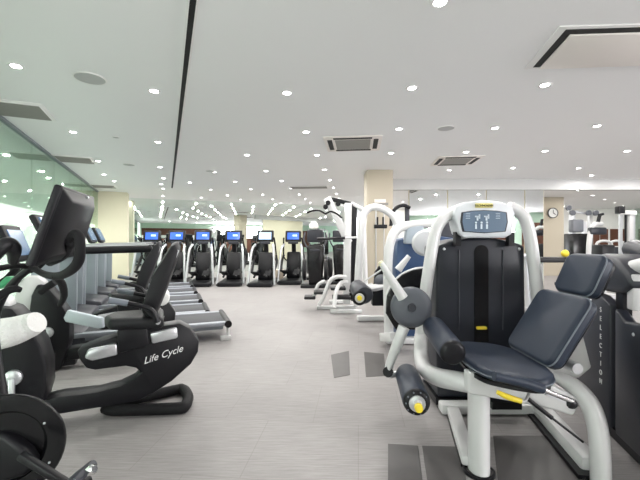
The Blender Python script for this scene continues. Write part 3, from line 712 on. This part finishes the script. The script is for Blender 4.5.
# ------------------------------------------------------------ far right equipment
R7 = V((P(578, 280, 9.8).x, 9.8, 0))
rk = thing('plate_tree', 'dark plate loaded machine with round discs beyond the headrest', 'gym machine', R7)
def b7(m, name, mt, parent=rk, **k): return m.build(name, mt, parent, off=R7, **k)
b7(MB().bar(P(572, 215, 9.8), P(572, 282, 9.8), .12, .12, (0,1,0)).bar(P(584, 222, 9.8), P(584, 282, 9.8), .1, .1, (0,1,0)), 'frame', M_silver, bevel=.01)
b7(MB().box(P(578, 255, 9.8), (.52, .4, 1.15)), 'weight_housing', M_glossb, bevel=.03)
b7(MB().box(P(576, 226, 9.7), (.30, .2, .34)), 'upper_shroud', mat('mid_grey', (.14, .15, .17), .4), bevel=.04)
b7(MB().bar((P(568, 285, 9.6).x, 9.8, .04), (P(592, 285, 9.6).x, 9.8, .04), .7, .08), 'base', M_black)
for x, y in ((568, 208), (572, 213), (588, 213), (595, 213)): b7(MB().lathe(P(x, y, 9.6), (0,-1,0), [(0,0),(0,.07),(.05,.07),(.05,0)], 14), 'disc', M_weight)
b7(MB().bar(P(568, 211, 9.7), P(597, 215, 9.7), .05, .05), 'top_bar', M_silver)
b7(MB().bar(P(590, 215, 9.8), P(591, 282, 9.8), .08, .08, (0,1,0)), 'rear_post', M_white)
R8 = V((P(622, 280, 8.8).x, 8.8, 0))
ft = thing('cable_crossover', 'tall silver cable crossover frame at the far right', 'gym machine', R8)
def b8(m, name, mt, parent=ft, **k): return m.build(name, mt, parent, off=R8, **k)
b8(MB().bar(P(620.5, 212, 8.8), P(620.5, 285, 8.8), .06, .06, (0,1,0)), 'upright', M_silver)
b8(MB().bar(P(630, 212, 8.8), P(630, 285, 8.8), .09, .09, (0,1,0)), 'upright', M_white)
b8(MB().bar(P(633.5, 212, 9.0), P(633.5, 285, 9.0), .05, .05, (0,1,0)), 'upright', M_silver)
b8(MB().bar(P(619, 212.5, 8.8), P(635, 213, 8.8), .12, .10), 'top_beam', M_white, bevel=.01)
b8(MB().box(P(620, 210, 8.8), (.16, .14, .18)), 'pulley_block', M_black, bevel=.02)
b8(MB().bar(P(612, 288, 8.8), P(640, 288, 8.8), .4, .08), 'base', M_black)
b8(MB().bar(P(625.5, 214, 8.85), P(625.5, 285, 8.85), .03, .03, (0,1,0)), 'guide_rod', M_black)
R9 = V((P(600, 270, 8.0).x, 8.0, 0))
wm = thing('chest_press_machine', 'white framed press machine with dark pads behind the plate loaded machine', 'gym machine', R9)
def b9(m, name, mt, parent=wm, **k): return m.build(name, mt, parent, off=R9, **k)
b9(MB().tube([P(588, 295, 8), P(589, 245, 8), P(593, 226, 8), P(602, 224, 8)], .05, 8, 4), 'frame', M_white)
b9(MB().box(P(597, 231, 8), (.36, .12, .16)), 'shroud', M_char, bevel=.03)
b9(MB().bar(P(598, 222, 8), P(600, 214, 8), .05, .05).bar(P(599, 215, 8), P(603, 214, 8), .06, .05), 'handle', M_black)
b9(MB().bar(P(603, 256, 8), P(603, 296, 8), .08, .08, (0,1,0)), 'seat_post', M_white)
b9(MB().box(P(603, 256, 8), (.3, .35, .5)), 'seat_back', M_bpad, bevel=.05)
b9(MB().bar((P(586, 291, 8).x, 8, .04), (P(612, 291, 8).x, 8, .04), .5, .08), 'base', M_white)
for i, (px, Y, l) in enumerate([(604, 11.5, 'far blue grey machine under the brown boards, left one'), (617, 12.0, 'far blue grey machine under the brown boards, right one'), (634, 11.0, 'far grey machine by the green glass')]):
    t = thing('distant_machine', l, 'gym machine', (P(px, 240, Y).x, Y, 0), 0, 'far machines at the right end')
    MB().tube([(-.25,0,.05),(-.25,0,1.0),(-.15,0,1.2),(.15,0,1.2),(.25,0,1.0),(.25,0,.05)], .04, 8, 3).build('frame', M_white, t)
    MB().box((0,.1,.55), (.42,.2,.95)).build('shroud', M_blue if i != 1 else M_char, t, bevel=.03)
    MB().box((0,-.3,.45), (.3,.4,.08)).build('seat', M_bpad, t, bevel=.02)
    MB().box((0,-.3,.2), (.1,.1,.42)).build('seat_post', M_white, t)
    MB().bar((0,-.45,.03), (0,.2,.03), .12, .06).build('base', M_white, t)
# bench with a yellow ball
bn = thing('weight_bench', 'black padded bench with silver legs behind the nearest machine', 'bench', (P(553, 262, 6.5).x, 6.5, 0), .0)
MB().box((0,0,.90), (.75,.32,.09)).build('pad', M_bpad, bn, bevel=.03)
MB().box((-.5,0,.98), (.30,.3,.05)).build('side_tray', M_silver, bn, bevel=.01)
for s in (-1, 1): MB().tube([(s*.3,0,.86),(s*.42,0,.02)], .035, 8, 1).build('leg', M_silver, bn)
MB().bar((-.5,0,.03),(.5,0,.03), .1,.06).build('foot', M_silver, bn)
MB().tube([(-.5,0,.98),(-.45,0,.05)], .04, 8, 1).build('leg', M_silver, bn)
o = MB().ball((0,0,0), .065, 18).build('medicine_ball', M_yel); bl = V((P(565, 249, 6.45).x, 6.45, 1.012)); o.location = (bl.x, bl.y, bl.z); tag(o, 'yellow ball lying on the black bench by the headrest', 'ball')
# clock on the cream wall
ck = thing('wall_clock', 'round wall clock high on the cream wall beyond the arch', 'clock', P(552.5, 213, 12.75))
MB().lathe((0,0,0), (0,-1,0), [(0,.18),(.04,.18),(.05,.165),(.03,.155)], 28).build('rim', M_char2, ck)
MB().lathe((0,-.03,0), (0,-1,0), [(0,.16),(.003,0)], 28).build('face', M_wallw, ck)
MB().bar((0,-.045,0), (0,-.045,.11), .012, .01, (0,1,0)).bar((0,-.045,0), (.08,-.045,-.06), .02, .01, (0,1,0)).build('hands', M_black, ck)

# ------------------------------------------------------------ treadmills along the glass
UT = V((-.93, -.37, 0)).normalized()       # running direction, towards the glass
def make_treadmill(tall):
    t = thing('treadmill', '', 'treadmill')   # local: x = running direction, origin at the tail end
    MB().box((.95,0,.145 if not tall else .20), (1.86,.60,.05)).build('belt', M_belt, t, bevel=.01)
    zz = .145 if not tall else .20
    for s in (-1, 1):
        MB().box((.95,s*.355,zz+.005), (1.9,.085,.05)).build('side_rail', M_rail, t, bevel=.012)
    MB().box((.95,0,zz-.05), (1.8,.6,.06)).build('deck_frame', M_tgrey, t, bevel=.01)
    r = MB().tube([(.0,-.40,zz),(.0,.40,zz)], .045, 12, 1).build('rear_roller', M_black, t)
    if tall:
        for s in (-1, 1):
            MB().tube([(.0,s*.37,zz),(.0,s*.37,.05)], .018, 8, 1).build('tail_leg', M_white, t)
            MB().box((.03,s*.37,.028), (.13,.07,.056)).build('tail_foot', M_white, t, bevel=.01)
    else:
        for s in (-1, 1): MB().box((.06,s*.33,.06), (.12,.08,.12)).build('tail_foot', M_black, t, bevel=.01)
    MB().prism([V((1.55,-.38,.04)), V((2.15,-.38,.04)), V((2.15,-.38,.22)), V((1.95,-.38,.30)), V((1.55,-.38,.24))], (0,.76,0)).build('motor_hood', M_char2, t, bevel=.04)
    for s in (-1, 1):
        MB().prism([V((1.78,s*.40-.03,.05)), V((2.06,s*.40-.03,.05)), V((2.0,s*.40-.03,1.06)), V((1.76,s*.40-.03,1.06))], (0,.06,0)).build('upright', M_tgrey, t, bevel=.02)
        h_ = MB().bar((2.0,s*.40,1.13), (.86,s*.40,1.15), .09, .085).build('handrail', M_black, t, bevel=.03, seg=3)
        MB().bar((1.95,s*.40,1.175), (.9,s*.40,1.195), .05, .012).build('grip_strip', M_silver, h_)
    MB().bar((1.85,-.42,1.13), (1.85,.42,1.13), .22, .1).build('dashboard', M_black, t, bevel=.03)
    c = MB().box((1.98,0,1.36), (.07,.56,.36), Matrix.Rotation(.42, 3, 'Y')).build('console', M_black, t, bevel=.025)
    MB().box((1.942,0,1.375), (.012,.46,.27), Matrix.Rotation(.42, 3, 'Y')).build('screen', M_dimscr, c)
    MB().tube([(1.93,-.1,1.15),(1.97,-.1,1.3)], .04, 8, 1).build('console_neck', M_black, t)
    return t
tA = make_treadmill(True); tB = make_treadmill(False)
e0 = V((-1.29, 4.92, 0)); st = V((-.44, 1.03, 0)); rzT = math.atan2(UT.y, UT.x)
labs = ['nearest treadmill, its silver tail legs reaching furthest into the aisle', 'second treadmill from the camera', 'third treadmill from the camera', 'fourth treadmill from the camera', 'fifth treadmill from the camera, next to the pilaster', 'farthest treadmill, past the cream pilaster']
for i in range(5):
    o = tA if i == 0 else (tB if i == 1 else copy_tree(tB))
    place(o, e0+st*i+(V((-.12,-.05,0)) if i else V((0,0,0))), rzT, labs[i], 'treadmills in a row along the glass')
o = MB().lathe((0,0,0), (1,0,0), [(0,0),(0,.05),(.02,.065),(.2,.065),(.24,.04),(.24,0)], 12).build('towel', M_towel)
tp = e0+UT*1.8+V((0,0,1.245))+V((.37,-.93,0))*.1; o.location = tp; tag(o, 'small white towel on the nearest treadmill dashboard', 'towel')

# ------------------------------------------------------------ recumbent bikes
UB = V((-.92, -.39, 0)).normalized(); NB = V((-UB.y, UB.x, 0))    # bike heading; NB points to camera side
NB = -NB if NB.y > 0 else NB
B1 = V((-1.02, 2.82, 0)); B2 = B1+V((-.62, 1.12, 0)); rzB = math.atan2(UB.y, UB.x)
sgn = -1 if (Matrix.Rotation(rzB, 3, 'Z') @ V((0,1,0))).y > 0 else 1    # local y sign of the camera side
def on(px, py, root, side=.0):           # local (x, z) of a pixel on the bike's own upright plane
    r = root+NB*side; d = V(((px-320)/F, 1, (240-py)/F))
    a = r.x*UB.y-r.y*UB.x; k_ = a/(d.x*UB.y-d.y*UB.x)
    p = V((0,0,H))+d*k_; return ((p-r).dot(UB), p.z)
def prof(pts, root, side, th, y0):       # extruded side profile, y0 = local offset of its camera face
    q = [on(x, y, root, side) for x, y in pts]
    return MB().prism([V((u, sgn*y0, z)) for u, z in q], (0, -sgn*th, 0))
def make_bike():
    t = thing('recumbent_bike', '', 'exercise bike')
    up = [(77,350),(100,341),(128,333),(155,327),(180,323),(190,328),(199,341),(198,352),(191,364),(172,381),(155,392),(140,400),(118,405),(90,409),(60,414),(40,417),(40,401),(60,396),(97,392),(120,386),(134,379),(141,372),(136,368),(126,366),(95,370),(86,368),(80,360)]
    bd = prof(up, B1, .07, .16, .08).build('body', M_black, t, bevel=.015)
    prof([(88,349),(117,343),(118,355),(92,361),(84,358)], B1, .09, .22, .10).build('side_cover', M_silver, t, bevel=.015)
    prof([(150,333),(177,327),(178,338),(152,344)], B1, .09, .22, .10).build('side_cover', M_silver, t, bevel=.015)
    u0, z0 = on(163, 355, B1, .085)
    text('lettering', 'Life Cycle', .068, mat('script_white', (.8,.8,.8), .5), bd, frame((u0, sgn*.084, z0), (-1,0,.24), (0,0,1)), .002, .45)
    prof([(117,330),(147,324),(150,345),(119,353)], B1, .1, .24, .12).build('seat_carriage', M_black, t, bevel=.012)
    u, z = on(40, 409, B1, 0); 
    MB().bar((u-.1,0,.075), (1.75,0,.075), .12, .09).build('base_rail', M_black, t, bevel=.012)
    # rear foot: a rounded triangular loop
    MB().tube([(.10,-.17,.04),(.03,-.16,.04),(.0,0,.04),(.03,.16,.04),(.10,.17,.04),(.50,.05,.05),(.50,-.05,.05)], .040, 10, 5, True).build('rear_foot', M_rubber, t)
    MB().tube([(1.62,-.3,.05),(1.66,0,.06),(1.62,.3,.05)], .045, 10, 3).build('front_foot', M_rubber, t)
    # seat
    u1, z1 = on(115, 322, B1); u2, z2 = on(155, 320, B1)
    MB().prism([V((u2-.06,-.2,z2-.03)), V((u1+.02,-.15,z1-.03)), V((u1+.07,0,z1-.03)), V((u1+.02,.15,z1-.03)), V((u2-.06,.2,z2-.03))], (0,0,.085)).build('seat', M_bpad, t, bevel=.03, seg=3)
    # back cushion: side profile swept across the width
    bp = [on(x, y, B1, 0) for x, y in [(143,309),(146,297),(154,273),(166,255),(173,243),(178,241),(180,248),(176,262),(168,285),(160,305),(154,318)]]
    ring = []
    m = MB()
    ws = [(-.19, .90), (-.13, 1), (0, 1), (.13, 1), (.19, .90)]
    cx = sum(p[0] for p in bp)/len(bp); cz = sum(p[1] for p in bp)/len(bp); vs = []; n = len(bp)
    for w, s_ in ws: vs += [V((cx+(p[0]-cx)*s_+(.012 if abs(w) > .15 else 0), w, cz+(p[1]-cz)*s_)) for p in bp]
    fs = [(i*n+j, i*n+(j+1) % n, (i+1)*n+(j+1) % n, (i+1)*n+j) for i in range(len(ws)-1) for j in range(n)]
    m.add(vs, fs+[tuple(range(n)), tuple(range((len(ws)-1)*n, len(ws)*n))], True)
    bk = m.build('seat_back', M_bpad, t, bevel=.008)
    q = lambda x, y: on(x, y, B1, .24)
    MB().tube([V((q(152,318)[0], sgn*.17, q(152,318)[1])), V((q(178,250)[0], sgn*.17, q(178,250)[1]))], .012, 8, 1).build('back_frame', M_silver, bk)
    for s in (-1, 1):
        a_, b_, c_, d_, e_ = [on(x, y, B1, .24) for x, y in ((158,322),(154,312),(146,307),(128,303),(109,300))]
        MB().tube([V((k[0], s*.25, k[1])) for k in (a_, b_, c_, d_)], .017, 8, 5).build('side_handle', M_black, t)
        MB().tube([V((k[0], s*.25, k[1])) for k in (d_, e_)], .021, 10, 1).build('grip', M_pipe, t)
        MB().tube([V((a_[0], s*.25, a_[1])), V((a_[0], 0, a_[1]-.03))], .017, 8, 1).build('handle_strut', M_silver, t)
    # front housing, crank, neck, console (shape read on the second bike)
    hs = [(27,352),(28,318),(31,296),(37,284),(47,286),(58,298),(66,311),(70,325),(70,340),(66,355),(60,370),(40,374),(30,368)]
    hb = prof(hs, B2, .10, .22, .11).build('front_housing', M_black, t, bevel=.025)
    cu, cz = on(47, 333, B2, .13)
    MB().lathe((cu, sgn*.11, cz), (0,sgn,0), [(0,.05),(.02,.048),(.03,.03),(.03,0)], 18).build('crank_hub', M_silver, hb)
    for s in (1, -1):
        e = (cu, s*sgn*.15, cz-.20*s)
        MB().bar((cu, s*sgn*.14, cz), e, .035, .02, (0,1,0)).build('crank_arm', M_silver, t, bevel=.006)
        MB().box((cu-.02, s*sgn*.21, cz-.20*s), (.12,.10,.035)).build('pedal', M_rubber, t, bevel=.01)
    nk = [(14,300),(18,284),(26,276),(38,276),(47,283),(40,294),(33,310),(24,330),(12,330)]
    prof(nk, B2, .05, .14, .07).build('neck_cover', M_white, t, bevel=.03)
    ca, cz1 = on(17, 276, B2); cb, cz2 = on(15, 248, B2)
    MB().tube([V((ca,0,cz1-.1)), V((cb+.02,0,cz2))], .04, 10, 1).build('mast', M_black, t)
    cn = MB().box((cb,0,cz2+.04), (.07,.46,.36), Matrix.Rotation(-.30 if False else .35, 3, 'Y')).build('console', M_black, t, bevel=.03)
    MB().box((cb-.036,0,cz2+.05), (.012,.36,.25), Matrix.Rotation(.35, 3, 'Y')).build('screen', M_dimscr, cn)
    MB().tube([V((cb-.2,-.22,cz2-.12)), V((cb-.1,-.24,cz2-.22)), V((cb+.02,-.1,cz2-.26)), V((cb+.02,.1,cz2-.26)), V((cb-.1,.24,cz2-.22)), V((cb-.2,.22,cz2-.12))], .02, 8, 4).build('handlebar', M_rubber, t)
    return t
bk = make_bike()
place(bk, B1, rzB, 'black recumbent exercise bike in front with silver covers and white script lettering', 'recumbent bikes')
b2_ = copy_tree(bk); place(b2_, B2, rzB, 'second recumbent exercise bike, its seat back showing just left behind the first', 'recumbent bikes')
# pale plate beside the second bike
pc = [P(63, 318, 3.3), P(67, 310, 3.3), P(102, 318, 3.35), P(103, 328, 3.35), P(98, 329, 3.35), P(65, 322, 3.3)]
hk = MB().prism([q-pc[0] for q in pc], (0,.04,.0)).build('step_cover', M_silver, bevel=.01); hk.data.materials[0] = mat('pale_blue_grey', (.55,.60,.66), .4)
hk.parent = b2_
hk.matrix_parent_inverse = Matrix.Identity(4)
Mi = (Matrix.Translation(B2) @ Matrix.Rotation(rzB, 4, 'Z')).inverted()
hk.data.transform(Mi @ Matrix.Translation(pc[0]))
# rolled towels
o = MB().lathe((0,0,0), (0,1,0), [(0,0),(0,.05),(.01,.068),(.05,.07),(.30,.07),(.34,.066),(.35,.045),(.345,0)], 20).build('rolled_towel', M_towel)
p_ = B2+UB*(-.0)+V((0,0,.69)); o.location = p_-V((0,.15,0)); o.rotation_euler = (0,0,rzB); tag(o, 'rolled white towel behind the seat back of the second recumbent bike', 'towel')
tw_ = [P(-45, 337, 1.9), P(-15, 336, 1.9), P(10, 332, 1.92), P(28, 326, 1.95), P(37, 322, 1.95)]
tr_ = tw_[2].copy()
o = MB().tube([q-tr_ for q in tw_], [.085, .09, .085, .074, .062], 18, 5, flat=.9).build('rolled_towel', M_towel); o.location = tr_; tag(o, 'thick rolled white towel hanging over the front bike at the left edge', 'towel')

# ------------------------------------------------------------ nearest machine at the left edge: round housing, big monitor
R10 = V((-1.5, 1.55, 0))
nm = thing('exercise_bike', 'black upright exercise bike cut off by the left edge, big monitor seen from behind', 'exercise bike', R10)
def bn_(m, name, mt, parent=nm, **k): return m.build(name, mt, parent, off=R10, **k)
dc = P(4, 448, 1.5)
hd_ = bn_(MB().lathe(dc, (.35,-1,.0), [(-.16,0),(-.16,.12),(-.03,.14),(-.028,.208),(-.02,.214),(-.006,.216),(0,.212),(.003,.175),(.0,.15),(-.03,.13),(-.035,.0)], 48), 'round_housing', M_glossb)
for a in (.55, 2.2, -.3, -1.4): bn_(MB().ball(dc+V((.197*math.cos(a), -.003, .197*math.sin(a))), .005, 8), 'rivet', M_silver, hd_)
bn_(MB().prism([dc+V((x, -.0, z)) for x, z in [(-.25,.02),(-.1,.07),(.0,.05),(.09,-.02),(.12,-.07),(.08,-.12),(-.02,-.15),(-.25,-.15)]], (0,.06,0)), 'inner_cover', M_black, hd_, bevel=.02, seg=3)
pd = bn_(MB().bar(P(66, 487, 1.36), P(88, 470, 1.36), .12, .035), 'pedal', M_char2, bevel=.014)
bn_(MB().lathe(P(91, 470, 1.36), (.8,-.3,.35), [(-.01,0),(-.01,.018),(.012,.018),(.02,.012),(.02,0)], 16), 'pedal_cap', M_chrome, pd)
bn_(MB().bar(P(20, 455, 1.42), P(70, 486, 1.40), .03, .03), 'crank_arm', M_black, bevel=.008)
bn_(MB().bar((dc.x-.45, dc.y+.08, .06), (dc.x+.12, dc.y+.08, .06), .14, .08), 'base_rail', M_black, bevel=.015)
bn_(MB().bar((dc.x-.02, dc.y+.08, .06), (dc.x-.02, dc.y+.08, .34), .12, .12), 'housing_support', M_black, bevel=.015)
bn_(MB().tube([(dc.x+.12, dc.y-.15, .04), (dc.x+.12, dc.y+.33, .04)], .04, 10, 1), 'front_foot', M_black)
bn_(MB().tube([dc+V((-.08,.08,.12)), P(-6, 330, 1.75), P(6, 292, 1.75), P(30, 268, 1.72), P(52, 252, 1.68)], [.03, .020, .017, .016, .015], 12, 5), 'mast', M_black)
# monitor: a thin slab seen from behind, leaning
tl, tr2, br2, bl2 = P(63, 186, 1.35), P(95.5, 197.5, 1.75), P(78, 256, 1.77), P(33, 268, 1.33)
u_ = (tr2-tl).normalized(); v_ = (bl2-tl); v_ = (v_-u_*v_.dot(u_)).normalized()
W_ = .50; Hh = (bl2-tl).dot(v_)
ctr = (tl+tr2+br2+bl2)/4
nrm = u_.cross(v_).normalized()
if nrm.x < 0: nrm = -nrm                # towards us/right: the back of the monitor
def quad(k1, k2, c=V()): return [tl.lerp(tr2, .5)+(q-tl.lerp(tr2, .5)) for q in [ctr+(q_-ctr)*k1 for q_ in (tl, tr2, br2, bl2)]]
mo = bn_(MB().prism(quad(1, 1), -nrm*.03), 'monitor', M_black, bevel=.01, seg=3)
bn_(MB().add([q-nrm*.002 for q in quad(.97, 1)]+[q+nrm*.028 for q in quad(.70, 1)], [(0,1,2,3),(7,6,5,4),(0,4,5,1),(1,5,6,2),(2,6,7,3),(3,7,4,0)]), 'back_housing', M_black, mo, bevel=.008, seg=3)
bn_(MB().prism([q-nrm*.030 for q in quad(.92, .92)], -nrm*.003), 'screen', M_glossb, mo)
bn_(MB().ball(tl.lerp(tr2, .68)+nrm*.004+V((0,0,-.012)), .006, 8), 'lock_screw', M_silver, mo)
bn_(MB().prism([ctr+(q_-ctr)*.2+nrm*.028-V((0,0,-.03)) for q_ in (tl, tr2, br2, bl2)], nrm*.004), 'mount_plate', M_glossb, mo)
bn_(MB().tube([ctr+nrm*.02+V((0,0,-.05)), P(70, 243, 1.50), P(62, 256, 1.6), P(50, 262, 1.68)], .02, 10, 4), 'monitor_arm', M_rubber)
# handlebar loop in front of the monitor back
bn_(MB().tube([P(70, 240, 1.42), P(74, 234, 1.38), P(79, 236, 1.36), P(80, 250, 1.36), P(78, 262, 1.38), P(70, 271, 1.42), P(58, 276, 1.5), P(44, 274, 1.58), P(30, 267, 1.62), P(14, 266, 1.55), P(-5, 269, 1.45), P(-30, 272, 1.35)], [.014, .016, .017, .018, .019, .018, .016, .014, .013, .012, .012, .012], 12, 6), 'handlebar', M_rubber)
bn_(MB().tube([P(-12, 262, 1.3), P(2, 247, 1.32), P(9, 244, 1.34), P(14, 250, 1.36), P(13, 262, 1.4)], [.022, .025, .026, .024, .016], 12, 5), 'elbow_rest', M_bpad)
bn_(MB().tube([P(55, 276, 1.5), P(62, 284, 1.6), P(64, 296, 1.7), P(60, 305, 1.75)], [.012, .016, .015, .012], 10, 5), 'cable_bundle', M_rubber)
bn_(MB().tube([P(-14, 306, 1.55), P(4, 293, 1.6), P(14, 289, 1.62), P(21, 290, 1.64)], [.017, .017, .016, .012], 10, 5), 'lower_grip', M_rubber)
bn_(MB().tube([P(40, 292, 2.1), P(47, 287, 2.1), P(55, 282, 2.1)], .02, 8, 3), 'side_knob', M_rubber)
bn_(MB().prism([P(-2, 283, 1.8), P(5, 276, 1.8), P(9, 278, 1.8), P(9, 283, 1.8), P(-2, 290, 1.8)], (0,.05,0)), 'green_insert', M_grn, bevel=.01)
